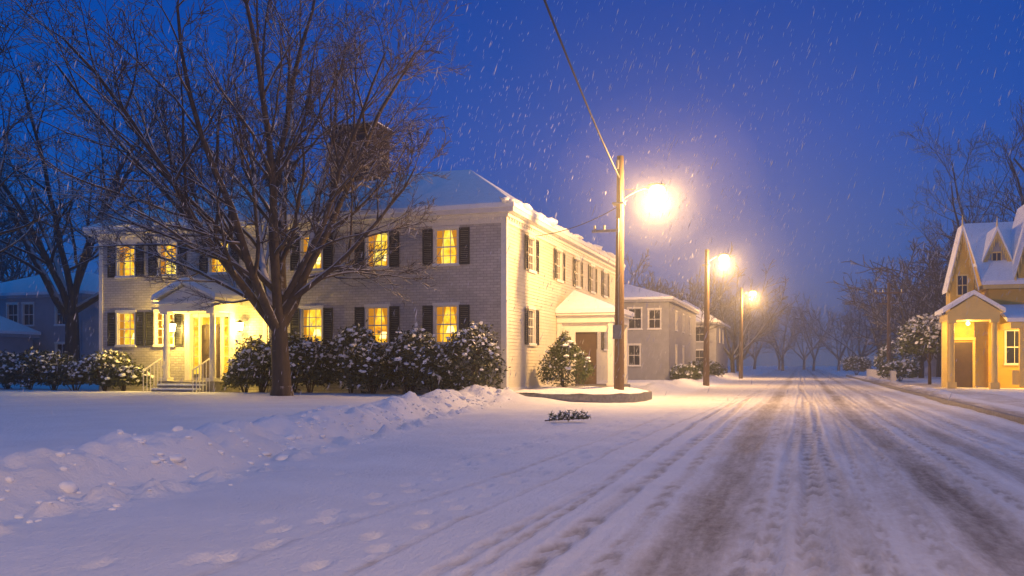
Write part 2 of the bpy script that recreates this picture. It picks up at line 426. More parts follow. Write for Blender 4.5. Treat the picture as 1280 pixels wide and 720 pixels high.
def height(X, Y):
    xb = np.interp(Y, BANK_Y, BANK_X)
    xb = xb + 0.45*(fbm(Y*0.45, Y*0+3, 3, 9)-0.5)
    u = X-xb
    far = 1-sst(27.5, 29.5, Y)
    base = 0.26*(1-sst(-0.6, 0.3, u))*far
    side = 0.22*(1-sst(-8.6, -7.0, X))*sst(27.5, 30, Y)
    base = np.maximum(base, side)
    lump = fbm(X*0.9, Y*0.9, 3, 3)
    lump2 = fbm(X*2.2+3, Y*2.2, 3, 13)
    lump3 = fbm(X*6+3, Y*6, 3, 14)
    prof = np.where(u > 0, 1-sst(0.05, 0.65, u), 1-sst(0.05, 0.95, -u))
    hb = 0.24+0.46*(lump-0.45)+0.28*(lump2-0.45)+0.09*(lump3-0.5)
    bank = prof*np.clip(hb, 0.05, 1)*far
    toe = np.exp(-((u-0.80)/0.28)**2)*np.clip(fbm(X*3.5, Y*3.5, 3, 17)-0.5, 0, 1)*0.5*far
    mound = 0.40*np.exp(-(((X+9.4)/1.1)**2+((Y-27.4)/1.0)**2))*(0.4+1.2*lump)*(0.8+0.4*lump2)
    right = 0.10*sst(4.7, 5.0, X)
    rb = 0.22*np.exp(-((X-5.3)/0.45)**2)*np.clip(lump*1.6-0.4, 0, 1)*sst(30, 40, Y)
    lb = 0.45*np.exp(-((X+6.6)/0.9)**2)*np.clip(lump*1.8-0.3, 0, 1)*sst(37, 42, Y)
    yard = 0.08*(fbm(X*0.25, Y*0.25, 3, 21)-0.5)
    outside = sst(0.3, 1.2, u)
    fine = (0.035+0.02*outside)*(fbm(X*1.2, Y*1.2, 4, 5)-0.5)+(0.004+0.010*outside)*(fbm(X*7, Y*7, 3, 6)-0.5)
    w, d = tracks(X, Y)
    m = np.exp(-(np.maximum(np.abs(X+0.0)-4.6, 0)/0.3)**2)
    z = base+bank+toe+mound+right+rb+lb+yard+fine+d*m
    dz = np.zeros_like(X)
    for fx, fy, a in foot:
        msk = (np.abs(X-fx) < 0.4) & (np.abs(Y-fy) < 0.5)
        if not msk.any(): continue
        sk = 0.35*(X[msk]-fx)
        r = np.sqrt(((X[msk]-fx)/0.065)**2+((Y[msk]-fy+sk)/0.145)**2)
        dz[msk] += a*(-0.060*np.exp(-r**4)+0.007*np.exp(-((r-1.4)/0.3)**2))
    z = z+dz
    wear = w*m
    wear = np.maximum(wear, 0.85*np.exp(-((X-4.9)/0.28)**2)*np.clip(fbm(X, Y*0.6, 3, 50)+0.3, 0, 1)*(1-sst(60, 90, Y)))
    wear = np.maximum(wear, 0.5*sst(5.6, 5.9, X)*(1-sst(7.2, 7.5, X))*fbm(X*1.5, Y*0.7, 3, 51)*(1-sst(60, 90, Y)))
    return z, np.clip(wear, 0, 1)

def graded(a, b, f):
    out = [a]
    while out[-1] < b: out.append(out[-1]+f(out[-1]))
    return out

def grid_obj(name, xs, ys, mat, zfun):
    X, Y = np.meshgrid(xs, ys)
    Z, W = zfun(X, Y)
    nx, ny = len(xs), len(ys)
    co = np.stack([X.ravel(), Y.ravel(), Z.ravel()], 1).astype(np.float32)
    i = np.arange(nx*ny).reshape(ny, nx)
    q = np.stack([i[:-1, :-1].ravel(), i[:-1, 1:].ravel(), i[1:, 1:].ravel(), i[1:, :-1].ravel()], 1)
    me = bpy.data.meshes.new(name)
    me.vertices.add(len(co)); me.vertices.foreach_set('co', co.ravel())
    me.loops.add(q.size); me.loops.foreach_set('vertex_index', q.ravel().astype(np.int32))
    me.polygons.add(len(q)); me.polygons.foreach_set('loop_start', (np.arange(len(q))*4).astype(np.int32))
    me.polygons.foreach_set('loop_total', np.full(len(q), 4, dtype=np.int32))
    me.polygons.foreach_set('use_smooth', np.ones(len(q), dtype=bool))
    me.update(calc_edges=True)
    at = me.attributes.new('wear', 'FLOAT', 'POINT'); at.data.foreach_set('value', W.ravel().astype(np.float32))
    me.materials.append(mat)
    o = bpy.data.objects.new(name, me); scene.collection.objects.link(o)
    return o

ys = [-300, -150, -80, -40, -20, -10, -5, -2, 0, 1.5, 2.5] + graded(3.2, 500, lambda v: max(0.042, 0.008*v))
xs_l = [-500, -300, -200, -130, -90, -70] + graded(-55, -12, lambda v: max(0.08, (abs(v)-11)*0.05+0.1))
xs = xs_l[:-1] + graded(-12, -2.3, lambda v: 0.040) + graded(-2.2, 4.6, lambda v: 0.3) + graded(4.75, 8, lambda v: 0.09) + graded(8.2, 60, lambda v: 0.2+(v-8)*0.08) + [80, 110, 160, 240, 400, 500]
xs = np.array(sorted(xs)); ys = np.array(ys)
def ground_z(X, Y):
    z, w = height(X, Y)
    sink = 0.10*sst(-2.55, -2.4, X)*(1-sst(4.35, 4.55, X))
    return z-sink, w
grid_obj('ground', xs, ys, M['ground'], ground_z)
def road_z(X, Y):
    z, w = height(X, Y)
    e = -0.012*(1-sst(-2.7, -2.62, X)) - 0.012*sst(4.5, 4.6, X)
    return z+0.004+e, w
grid_obj('road', np.arange(-2.7, 4.63, 0.028), ys[4:], M['road'], road_z)

rg = random.Random(15); bk = MB()
pts = []
for i in range(380):
    y_ = rg.uniform(4.5, 28.5); xb = float(np.interp(y_, BANK_Y, BANK_X))
    x = xb+rg.gauss(0.35, 0.33)
    s = rg.uniform(0.012, 0.04) if rg.random() < .88 else rg.uniform(0.04, 0.085)
    pts.append((x, y_, s))
pa = np.array(pts); hz_, _ = height(pa[:, 0].reshape(1, -1), pa[:, 1].reshape(1, -1))
for (x, y_, s), z in zip(pts, hz_[0]):
    bk.blob((x, y_, z), s*rg.uniform(.8, 1.8), s*rg.uniform(.8, 1.8), s*rg.uniform(.6, .9), rg, 0, 9, 6, 0.16)
bk.done('snow_bank', M['snow'], None, True)

kerb = MB()
for i in range(60):
    y0 = 3+i*1.6
    kerb.box(4.62, 4.76, y0+0.01, y0+1.59, -0.1, 0.115+0.006*math.sin(i*3.1))
kerb.done('kerb', M['stone'])

# ------------------------------------------------------------------ main house
H = empty('colonial_house')
XR, XL, YF, YB = -9.85, -27.6, 29.4, 38.4
Z0, ZE = 0.0, 6.62
bw = MB(); cw = MB(); trim = MB(); P = new_parts()
frF = Frame((XL, YF, 0), (1, 0, 0), (0, -1, 0))
LF = XR-XL
ww = 0.86
opsF = []
for xc in (-12.1, -14.85, -17.6, -21.75, -24.2, -26.25):
    a = xc-XL
    opsF.append((a-ww/2, a+ww/2, 4.88, 6.16))
for xc in (-12.1, -14.85, -17.6, -26.25):
    a = xc-XL
    opsF.append((a-ww/2, a+ww/2, 2.06, 3.40))
dc = -22.15
door_op = (dc-XL-0.95, dc-XL+0.95, 0.75, 3.15)
opsF.append((-24.35-XL-ww/2, -24.35-XL+ww/2, 2.06, 3.40))
wall(bw, frF, LF, Z0, ZE, opsF+[door_op])
for o in opsF: window(frF, o, P)
frS = Frame((XR, YF, 0), (0, 1, 0), (1, 0, 0))
LS = 49.0-YF
opsS = []
for yc in (32.5, 36.6, 39.9, 43.0, 46.0):
    opsS.append((yc-YF-0.43, yc-YF+0.43, 4.88, 6.16))
opsS.append((32.5-YF-0.43, 32.5-YF+0.43, 2.06, 3.40))
opsS.append((43.0-YF-0.43, 43.0-YF+0.43, 2.06, 3.40)); opsS.append((46.0-YF-0.43, 46.0-YF+0.43, 2.06, 3.40))
wall(cw, frS, LS, 0.45, ZE, opsS, board=0.125)
for o in opsS: window(frS, o, P, lit=False)
frS.box(trim, -0.02, LS, -0.05, 0.03, -0.1, 0.45)
bw.quad((XL, YF, 0), (XL, YB, 0), (XL, YB, ZE), (XL, YF, ZE))
bw.quad((XL, YB, 0), (-18, YB, 0), (-18, YB, ZE), (XL, YB, ZE))
bw.quad((-18, YB, 0), (-18, 49, 0), (-18, 49, ZE), (-18, YB, ZE))
cw.quad((-18, 49, 0), (XR, 49, 0), (XR, 49, ZE), (-18, 49, ZE))
frF.box(trim, LF-0.16, LF+0.028, 0.003, 0.035, 0.1, ZE-0.34)
frS.box(trim, -0.03, 0.16, 0.026, 0.05, 0.1, ZE-0.34)
frF.box(trim, -0.02, 0.16, 0.003, 0.035, 0.1, ZE-0.34)
frF.box(trim, 7.88, 8.06, 0.003, 0.07, 0.1, ZE-0.34)
trim.tube((-19.4, YF-0.1, 0.3), (-19.4, YF-0.1, ZE-0.1), 0.045, 0.045, 8)
frF.box(trim, -0.05, LF+0.053, 0.004, 0.06, ZE-0.34, ZE-0.02)
frS.box(trim, -0.06, LS, 0.027, 0.063, ZE-0.34, ZE-0.02)
frF.box(trim, -0.15, LF+0.15, 0.062, 0.16, ZE-0.13, ZE-0.018)
frS.box(trim, -0.06, LS, 0.066, 0.16, ZE-0.128, ZE-0.016)
trim.box(XL-0.42, XR+0.42, YF-0.42, YB+0.42, ZE-0.015, ZE+0.14)
trim.box(-18.4, XR+0.417, YB+0.43, 49.4, ZE-0.013, ZE+0.137)
for i in range(int(LF/0.3)):
    a = 0.1+i*0.3
    frF.box(trim, a, a+0.12, 0.063, 0.12, ZE-0.22, ZE-0.135)
for i in range(int(LS/0.3)):
    a = 0.15+i*0.3
    frS.box(trim, a, a+0.12, 0.066, 0.12, ZE-0.22, ZE-0.135)
bw.done('front_walls', M['pbrick'], H); cw.done('side_wall', M['clap'], H)
hip_roof('roof', H, XL-0.46, XR+0.46, YF-0.46, YB+0.46, ZE+0.142, 9.15, (-25.0, 33.9), (-12.9, 33.9), M['snow'])
hip_roof('rear_roof', H, -18.44, XR+0.45, YB-2.0, 49.45, ZE+0.148, 8.5, (-14.1, YB), (-14.1, 46.0), M['snow'])
rg = random.Random(3)
ls = MB()
for i in range(46):
    yy = YF+rg.uniform(-0.2, 19.8)
    ls.blob((XR+0.30+rg.uniform(-0.3, 0.1), yy, ZE+0.32+rg.uniform(0, 0.08)), rg.uniform(0.2, 0.35), rg.uniform(0.3, 0.9), rg.uniform(0.08, 0.2), rg, nu=9)
for i in range(26):
    xx = rg.uniform(XL, XR)
    ls.blob((xx, YF-0.2+rg.uniform(-0.15, 0.1), ZE+0.30), rg.uniform(0.4, 1.1), 0.25, rg.uniform(0.05, 0.1), rg, nu=9)
ls.done('eave_snow', M['snow'], H, True)
ch = MB()
def chim(x0, x1, y0, y1, z1):
    ch.box(x0, x1, y0, y1, 7.5, z1)
    ch.box(x0-0.08, x1+0.08, y0-0.08, y1+0.08, z1-0.55, z1-0.38)
    ch.box(x0-0.06, x1+0.06, y0-0.06, y1+0.06, z1+0.001, z1+0.14)
    ch.box(x0-0.14, x1+0.14, y0-0.14, y1+0.14, z1+0.141, z1+0.28)
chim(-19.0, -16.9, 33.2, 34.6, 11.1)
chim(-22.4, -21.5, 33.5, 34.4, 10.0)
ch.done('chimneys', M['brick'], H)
cs = MB(); cs.box(-19.1, -16.8, 33.1, 34.7, 11.39, 11.46); cs.box(-22.5, -21.4, 33.4, 34.5, 10.285, 10.36); cs.done('chimney_snow', M['snow'], H)

PC = -22.1
pt = MB(); ps = MB()
px0, px1, py0 = PC-1.2, PC+1.2, 27.9
for xx in (px0+0.15, px1-0.15):
    for yy in (py0+0.15,):
        pt.tube((xx, yy, 0.75), (xx, yy, 3.25), 0.13, 0.11, 16)
        pt.box(xx-0.18, xx+0.18, yy-0.18, yy+0.18, 0.65, 0.78); pt.box(xx-0.17, xx+0.17, yy-0.17, yy+0.17, 3.2, 3.30)
    pt.box(xx-0.12, xx+0.12, YF-0.15, YF-0.004, 0.65, 3.30)
pt.box(px0-0.05, px1+0.05, py0-0.05, YF-0.005, 3.301, 3.58)
pt.box(px0-0.2, px1+0.2, py0-0.2, YF-0.006, 3.581, 3.68)
zr = 4.28
pt.poly([(px0-0.1, py0-0.05, 3.68), (px1+0.1, py0-0.05, 3.68), (PC, py0-0.05, zr)])
for s in (-1, 1):
    e = PC+s*1.45
    pt.hexa([(e, py0-0.25, 3.70), (PC, py0-0.25, zr+0.06), (PC, YF, zr+0.06), (e, YF, 3.70), (e, py0-0.25, 3.80), (PC, py0-0.25, zr+0.16), (PC, YF, zr+0.16), (e, YF, 3.80)])
    ps.hexa([(e, py0-0.24, 3.803), (PC, py0-0.24, zr+0.163), (PC, YF, zr+0.163), (e, YF, 3.803), (e-s*0.04, py0-0.2, 3.95), (PC, py0-0.2, zr+0.33), (PC, YF, zr+0.33), (e-s*0.04, YF, 3.95)])
st = MB()
st.box(px0-0.1, px1+0.1, py0-0.1, YF-0.008, 0.2, 0.64)
for i in range(3):
    st.box(PC-1.0, PC+1.0, py0-0.1-0.32*(i+1), py0-0.101-0.32*i, 0.1, 0.64-0.15*(i+1))
    ps.box(PC-1.0, PC+1.0, py0-0.1-0.32*(i+1)-0.01, py0-0.14-0.32*i, 0.643-0.15*(i+1), 0.70-0.15*(i+1))
st.done('porch_steps', M['stone'], H)
for s in (-1, 1):
    xr = PC+s*1.1
    pt.tube((xr, py0-0.1, 1.5), (xr, py0-1.1, 1.05), 0.03, 0.03, 8)
    for i in range(6):
        yy = py0-0.1-0.19*i
        pt.tube((xr, yy, 0.2), (xr, yy, 1.5-0.085*i), 0.018, 0.018, 6)
ps.done('porch_snow', M['snow'], H)
dr = MB()
frF.box(pt, dc-XL-0.98, dc-XL-0.86, -0.12, 0.06, 0.66, 3.15); frF.box(pt, dc-XL+0.86, dc-XL+0.98, -0.12, 0.06, 0.66, 3.15)
frF.box(pt, dc-XL-1.0, dc-XL+1.0, -0.12, 0.08, 3.15, 3.29)
frF.box(pt, dc-XL-0.55, dc-XL-0.47, -0.12, 0.04, 0.66, 3.15); frF.box(pt, dc-XL+0.47, dc-XL+0.55, -0.12, 0.04, 0.66, 3.15)
frF.box(dr, dc-XL-0.47, dc-XL+0.47, -0.10, -0.05, 0.66, 2.85)
for zz in ((0.8, 1.5), (1.65, 2.15), (2.25, 2.75)):
    for aa in (-0.38, 0.05):
        frF.box(dr, dc-XL+aa, dc-XL+aa+0.33, -0.048, -0.03, zz[0], zz[1])
dr.done('front_door', M['door'], H)
P['glow'].quad(frF.P(dc-XL-0.86, -0.11, 0.9), frF.P(dc-XL-0.55, -0.11, 0.9), frF.P(dc-XL-0.55, -0.11, 3.1), frF.P(dc-XL-0.86, -0.11, 3.1))
P['glow'].quad(frF.P(dc-XL+0.55, -0.11, 0.9), frF.P(dc-XL+0.86, -0.11, 0.9), frF.P(dc-XL+0.86, -0.11, 3.1), frF.P(dc-XL+0.55, -0.11, 3.1))
P['glow'].quad(frF.P(dc-XL-0.47, -0.11, 2.87), frF.P(dc-XL+0.47, -0.11, 2.87), frF.P(dc-XL+0.47, -0.11, 3.13), frF.P(dc-XL-0.47, -0.11, 3.13))
for s in (-1, 1):
    a = dc-XL+s*0.705
    for zz in (1.2, 1.6, 2.0, 2.4, 2.8):
        frF.box(pt, a-0.155, a+0.155, -0.10, -0.07, zz-0.012, zz+0.012)
def lantern(x, y, z, energy):
    lb = MB(); lg = MB()
    lb.box(x-0.03, x+0.03, y+0.12, YF-0.03, z+0.02, z+0.08)
    lg.tube((x, y, z-0.16), (x, y, z+0.14), 0.10, 0.15, 8, cap=True)
    lb.tube((x, y, z+0.145), (x, y, z+0.26), 0.17, 0.02, 8, cap=True)
    lb.tube((x, y, z-0.21), (x, y, z-0.165), 0.05, 0.11, 8, cap=True)
    lb.tube((x, y+0.12, z+0.05), (x, y, z+0.2), 0.015, 0.015, 6)
    lb.done('lantern_frame', M['black'], H); lg.done('lantern_glass', M['lantern'], H)
    L = bpy.data.lights.new('lantern_light', 'POINT'); L.energy = energy; L.color = (1, 0.60, 0.10); L.shadow_soft_size = 0.12
    o = bpy.data.objects.new('lantern_light', L); o.location = (x, y-0.26, z-0.02); scene.collection.objects.link(o); o.parent = H
lantern(-23.75, 29.1, 2.75, 420)
lantern(-20.6, 29.1, 2.75, 420)

sx1, sy0, sy1 = -7.5, 36.3, 39.4
pt.box(XR+0.03, sx1+0.15, sy0-0.15, sy1+0.15, 3.05, 3.35)
pt.box(XR+0.03, sx1+0.3, sy0-0.3, sy1+0.3, 3.351, 3.45)
pt.box(sx1-0.12, sx1+0.1, sy0-0.1, sy0+0.12, 0.4, 3.049); pt.box(sx1-0.12, sx1+0.1, sy1-0.12, sy1+0.1, 0.4, 3.049)
pt.box(sx1-0.17, sx1+0.15, sy0-0.15, sy0+0.17, 0.3, 0.5); pt.box(XR+0.04, XR+0.24, sy0-0.1, sy0+0.1, 0.4, 3.049)
pt.box(XR+0.04, XR+0.09, sy0+0.3, sy1-0.3, 0.45, 3.04)
pt.box(XR+0.24, sx1-0.121, sy0+0.02, sy0+0.06, 2.65, 3.049)
pt.box(XR+0.24, XR+0.8, sy0+0.02, sy0+0.06, 0.4, 2.65)
sd = MB(); sd.box(XR+0.8, XR+1.7, sy0+0.10, sy0+0.14, 0.45, 2.65); sd.box(XR+0.1, XR+0.13, sy0+1.0, sy0+2.0, 0.45, 2.5)
sd.done('side_door', M['door'], H)
sf = MB(); sf.box(XR+0.03, sx1+0.2, sy0-0.2, sy1+0.2, 0.0, 0.39); sf.done('side_porch_floor', M['stone'], H)
pt.done('porch_trim', M['trim'], H)
hip_roof('side_porch_roof', H, XR+0.03, sx1+0.36, sy0-0.36, sy1+0.36, 3.452, 4.35, (XR+0.5, (sy0+sy1)/2-0.5), (XR+0.5, (sy0+sy1)/2+0.5), M['snow'], 0.18)
trim.done('trim', M['trim'], H)
finish_parts(P, H)

# ------------------------------------------------------------------ trees
def grow(S, p, d, L, r, lvl, rng, cfg):
    n = cfg['n'][lvl]; step = L/n; p = Vector(p); d = Vector(d).normalized()
    rend = r*cfg['taper'][lvl]
    for i in range(n):
        w = cfg['wob'][lvl]
        d = (d+Vector((rng.gauss(0, w), rng.gauss(0, w), rng.gauss(0, w)+cfg['up'][lvl]))).normalized()
        q = p+d*step
        r1 = r+(rend-r)*i/n; r2 = r+(rend-r)*(i+1)/n
        S.append((p.copy(), q.copy(), max(r1, cfg['rmin']), max(r2, cfg['rmin']), lvl))
        p = q
        if lvl < cfg['max']:
            t = (i+1)/n
            if t >= cfg['start'][lvl]:
                k = cfg['k'][lvl]
                kk = int(k)+(1 if rng.random() < k-int(k) else 0)
                for j in range(kk):
                    ang = math.radians(rng.uniform(*cfg['ang'][lvl])); az = rng.uniform(0, 2*math.pi)
                    a = d.orthogonal().normalized(); b = d.cross(a)
                    cd = d*math.cos(ang)+(a*math.cos(az)+b*math.sin(az))*math.sin(ang)
                    if cd.z < -0.35: cd.z *= 0.3
                    cl = L*cfg['len'][lvl]*rng.uniform(0.65, 1.1)*(1.15-0.55*t)
                    grow(S, p, cd, cl, max(r2*cfg['rr'][lvl], cfg['rmin']), lvl+1, rng, cfg)

CFG = dict(max=4, n=[4, 9, 7, 5, 4], taper=[0.85, 0.22, 0.3, 0.35, 0.5], wob=[0.03, 0.08, 0.12, 0.15, 0.17], up=[0.0, 0.02, 0.035, 0.03, 0.02],
           start=[9, 0.2, 0.25, 0.2, 9], k=[0, 1.4, 1.5, 1.7, 0], ang=[(0, 0), (25, 52), (25, 55), (25, 58), (0, 0)],
           len=[0, 0.47, 0.52, 0.52, 0], rr=[0.6, 0.55, 0.55, 0.55, 0.5], rmin=0.009)
def tree_segs(seed, height, trunk_h, r, nl, spread=(18, 52), cfg=CFG, extra=None):
    rng = random.Random(seed); S = []
    p = Vector((0, 0, -0.3)); d = Vector((rng.uniform(-.04, .04), rng.uniform(-.04, .04), 1)).normalized()
    n = 5
    for i in range(n):
        q = p+d*((trunk_h+0.3)/n); d = (d+Vector((rng.gauss(0, .03), rng.gauss(0, .03), 0))).normalized()
        fl = 1.35 if i == 0 else 1.0
        S.append((p.copy(), q.copy(), r*fl*(1-0.05*i), r*(1-0.05*(i+1)), 0)); p = q
    for j in range(nl):
        az = 2*math.pi*(j+rng.uniform(-.25, .25))/nl
        an = math.radians(rng.uniform(*spread)) if j else math.radians(8)
        dd = Vector((math.cos(az)*math.sin(an), math.sin(az)*math.sin(an), math.cos(an)))
        L = (height-trunk_h)*rng.uniform(0.88, 1.05)
        base = p-d*rng.uniform(0, trunk_h*0.25)
        grow(S, base, dd, L, r*rng.uniform(0.42, 0.6), 1, rng, cfg)
    if extra:
        for az, el, zz, L in extra:
            az = math.radians(az); el = math.radians(el)
            dd = Vector((math.cos(az)*math.cos(el), math.sin(az)*math.cos(el), math.sin(el)))
            grow(S, Vector((0, 0, zz)), dd, L, r*0.35, 1, rng, cfg)
    return S
def tree_obj(name, loc, S, mat, rot=0, sc=1.0, mb=None):
    own = mb is None
    if own: mb = MB()
    R = Matrix.Rotation(rot, 3, 'Z')
    o = Vector(loc)
    for p, q, r1, r2, l in S:
        n = 9 if l == 0 else 6 if l == 1 else 4 if l == 2 else 3
        mb.tube(o+R@p*sc, o+R@q*sc, r1*sc, r2*sc, n)
    if own: return mb.done(name, mat, None, True)

S1 = tree_segs(7, 13.6, 2.6, 0.34, 9, spread=(15, 46), extra=[(185, 22, 2.6, 6.5), (15, 40, 2.9, 6.4), (240, 38, 3.2, 7), (0, 58, 3.0, 8.6)])
tree_obj('bare_tree', (-16.2, 25.2, 0.3), S1, M['bark'])
C2 = dict(CFG); C2['rmin'] = 0.013; C2['k'] = [0, 1.1, 1.2, 1.3, 0]
S2 = tree_segs(21, 18, 4.0, 0.42, 7, cfg=C2)
tree_obj('bare_tree', (-36.5, 37.0, 0.3), S2, M['barkfar'])
S3 = tree_segs(33, 17, 3.5, 0.40, 6, cfg=C2)
tree_obj('bare_tree', (-45.0, 34.0, 0.3), S3, M['barkfar'])
S4 = tree_segs(35, 15, 3.5, 0.38, 6, cfg=C2)
tree_obj('bare_tree', (-31.5, 43.0, 0.3), S4, M['barkfar'])
tree_obj('bare_tree', (-31.0, 26.0, 0.3), S4, M['barkfar'], 2.2, 0.85)
tree_obj('bare_tree', (16.5, 74.0, 0.1), S2, M['barkfar'], 1.0, 1.05)
tree_obj('bare_tree', (21.0, 68.0, 0.1), S3, M['barkfar'], 2.0, 1.1)

C3 = dict(CFG); C3['max'] = 3; C3['rmin'] = 0.035; C3['k'] = [0, 1.3, 1.6, 1.6, 0]; C3['n'] = [4, 7, 5, 4, 3]
FS = [tree_segs(50+i, 11, 2.0, 0.25, 6, cfg=C3) for i in range(4)]
mb = MB(); rg = random.Random(8)
spots = []
for i in range(14): spots.append((rg.uniform(-22, -6.5), rg.uniform(78, 150), rg.uniform(0.8, 1.15)))
for i in range(26): spots.append((rg.uniform(8.5, 28), rg.uniform(80, 150), rg.uniform(0.85, 1.25)))
for i in range(22): spots.append((rg.uniform(-25, 45), rg.uniform(165, 210), rg.uniform(1.0, 1.4)))
for i in range(8): spots.append((rg.uniform(-75, -50), rg.uniform(45, 80), rg.uniform(0.9, 1.3)))
for i, (x, y_, s) in enumerate(spots):
    tree_obj('', (x, y_, 0), FS[i % 4], None, rg.uniform(0, 6.28), s, mb)
mb.done('distant_trees', M['barkfar'])

# ------------------------------------------------------------------ shrubs
def shrub(name, c, r, nl, ls, seed, mat=None, snowp=0.35, cone=False, blobs=20, mb=None, trunk=0, lob_a=0.34):
    own = mb is None
    if own: mb = MB()
    rg = random.Random(seed); c = Vector(c)
    lob = [(Vector((rg.gauss(0, 1), rg.gauss(0, 1), rg.gauss(0, 1))).normalized(), rg.uniform(-lob_a, lob_a)) for _ in range(18)]
    def rad(d):
        k = 1
        for l, a in lob: k += a*max(0, d.dot(l))**8
        return max(0.4, k)
    def scf(pz): return max(0.15, 1-max(0, pz)/(1.15*r[2]))**0.7 if cone else 1
    for i in range(nl):
        d = Vector((rg.gauss(0, 1), rg.gauss(0, 1), rg.gauss(0, 1))).normalized()
        if d.z < -0.45: d.z = -d.z
        t = rg.uniform(0.6, 1.03)**0.7
        if rg.random() < 0.06: t = rg.uniform(1.02, 1.16)
        k = rad(d)*t
        pz = d.z*r[2]*k
        sc = scf(pz)
        p = c+Vector((d.x*r[0]*k*sc, d.y*r[1]*k*sc, pz))
        if p.z < 0.05: continue
        a = Vector((rg.gauss(0, 1), rg.gauss(0, 1), rg.gauss(0, .6))).normalized()
        b = (a.cross(d+Vector((rg.gauss(0, .5), rg.gauss(0, .5), rg.gauss(0, .5))))).normalized()
        s = ls*rg.uniform(0.7, 1.3)
        mi = 1 if (rg.random() < snowp*(0.15+max(0, d.z)*1.1) and t > 0.8) else 0
        w = s*0.42 if mi == 0 else s*0.7
        mb.poly([p-a*s, p+b*w, p+a*s, p-b*w], mi)
    for i in range(blobs):
        d = Vector((rg.gauss(0, 1), rg.gauss(0, 1), abs(rg.gauss(0.3, 0.7)))).normalized()
        k = rad(d)*0.98
        pz = d.z*r[2]*k
        sc = scf(pz)
        p = c+Vector((d.x*r[0]*k*sc, d.y*r[1]*k*sc, pz))
        s = rg.uniform(0.04, 0.11)
        mb.blob(p, s*1.3, s*1.3, s*0.6, rg, 1, 7, 4, 0.3)
    if trunk: mb.tube((c.x, c.y, 0), (c.x, c.y, c.z), trunk, trunk*0.6, 8, 2)
    for i in range(10):
        d = Vector((rg.uniform(-1, 1)*r[0]*0.6, rg.uniform(-1, 1)*r[1]*0.6, r[2]*0.7))
        mb.tube((c.x, c.y, c.z-r[2] if trunk else 0.0), c+d, 0.02, 0.01, 4, 2)
    if own: return mb.done(name, [mat or M['leaf'], M['snow'], M['twig']])

for i, (x, dy, r, h) in enumerate([(-10.75, 0, .95, 2.0), (-11.9, -.3, .95, 1.55), (-13.0, .1, 1.15, 1.95), (-14.3, -.2, .95, 1.7), (-15.3, .1, 1.15, 2.25), (-16.6, -.5, 1.0, 1.8), (-17.6, 0, 1.1, 2.15), (-18.8, -.2, 1.0, 1.75), (-19.7, .1, .8, 1.3)]):
    shrub('rhododendron_bush', (x, 28.1+dy, 0.3+h*0.40), (r, 0.95, h*0.62), 3000, 0.08, 100+i, snowp=0.22, blobs=20)
for i, (x, y_, r, h) in enumerate([(-25.1, 28.0, .8, 1.0), (-26.3, 28.3, 1.1, 1.45), (-27.9, 28.4, 1.3, 1.15), (-29.5, 28.9, 1.0, 1.5), (-31.0, 29.1, 1.4, 1.2), (-33.0, 29.8, 1.2, 1.5), (-35.0, 30.4, 1.4, 1.25)]):
    shrub('rhododendron_bush', (x, y_, 0.3+h*0.40), (r, 0.9, h*0.6), 2200, 0.08, 200+i, snowp=0.2, blobs=14)
shrub('yew_bush', (-8.5, 32.6, 1.1), (1.1, 1.1, 1.3), 6500, 0.055, 300, M['leafy'], 0.12, True, 20)
shrub('evergreen_tree', (7.1, 55.5, 2.6), (1.3, 1.3, 1.5), 3600, 0.12, 500, M['leafy'], 0.5, False, 40, None, 0.1)
for i, (x, y_, w, h) in enumerate([(6.6, 66, 1.2, 1.5), (7.6, 80, 1.8, 3.0), (5.6, 98, 1.6, 2.0), (-7.2, 60, 0.9, 1.2), (-6.9, 70, 1.1, 1.6)]):
    shrub('evergreen_shrub', (x, y_, h*0.5), (w, w, h*0.52), 1800, 0.13, 400+i, M['leafy'], 0.28, False, 14)
fb = MB(); rg = random.Random(77)
p = Vector((-5.35, 18.7, 0.05)); d = Vector((1, 0.5, 0.05)).normalized()
for i in range(9):
    q = p+d*0.1; fb.tube(p, q, 0.014, 0.012, 5, 2)
    for s in (-1, 1):
        e = q+Vector((0.12, s*0.25*(1-i/14), rg.uniform(0.0, 0.22)))
        fb.tube(q, e, 0.008, 0.004, 4, 2)
        for k in range(26):
            t = rg.random(); c = q.lerp(e, t)
            n = Vector((rg.gauss(0, 1), rg.gauss(0, 1), rg.gauss(0, .7)+.3)).normalized()*0.09
            b = n.orthogonal().normalized()*0.012
            fb.poly([c-b, c+n, c+b], 0 if rg.random() < .85 else 1)
    p = q
fb.done('fallen_branch', [M['leafy'], M['snow'], M['twig']])

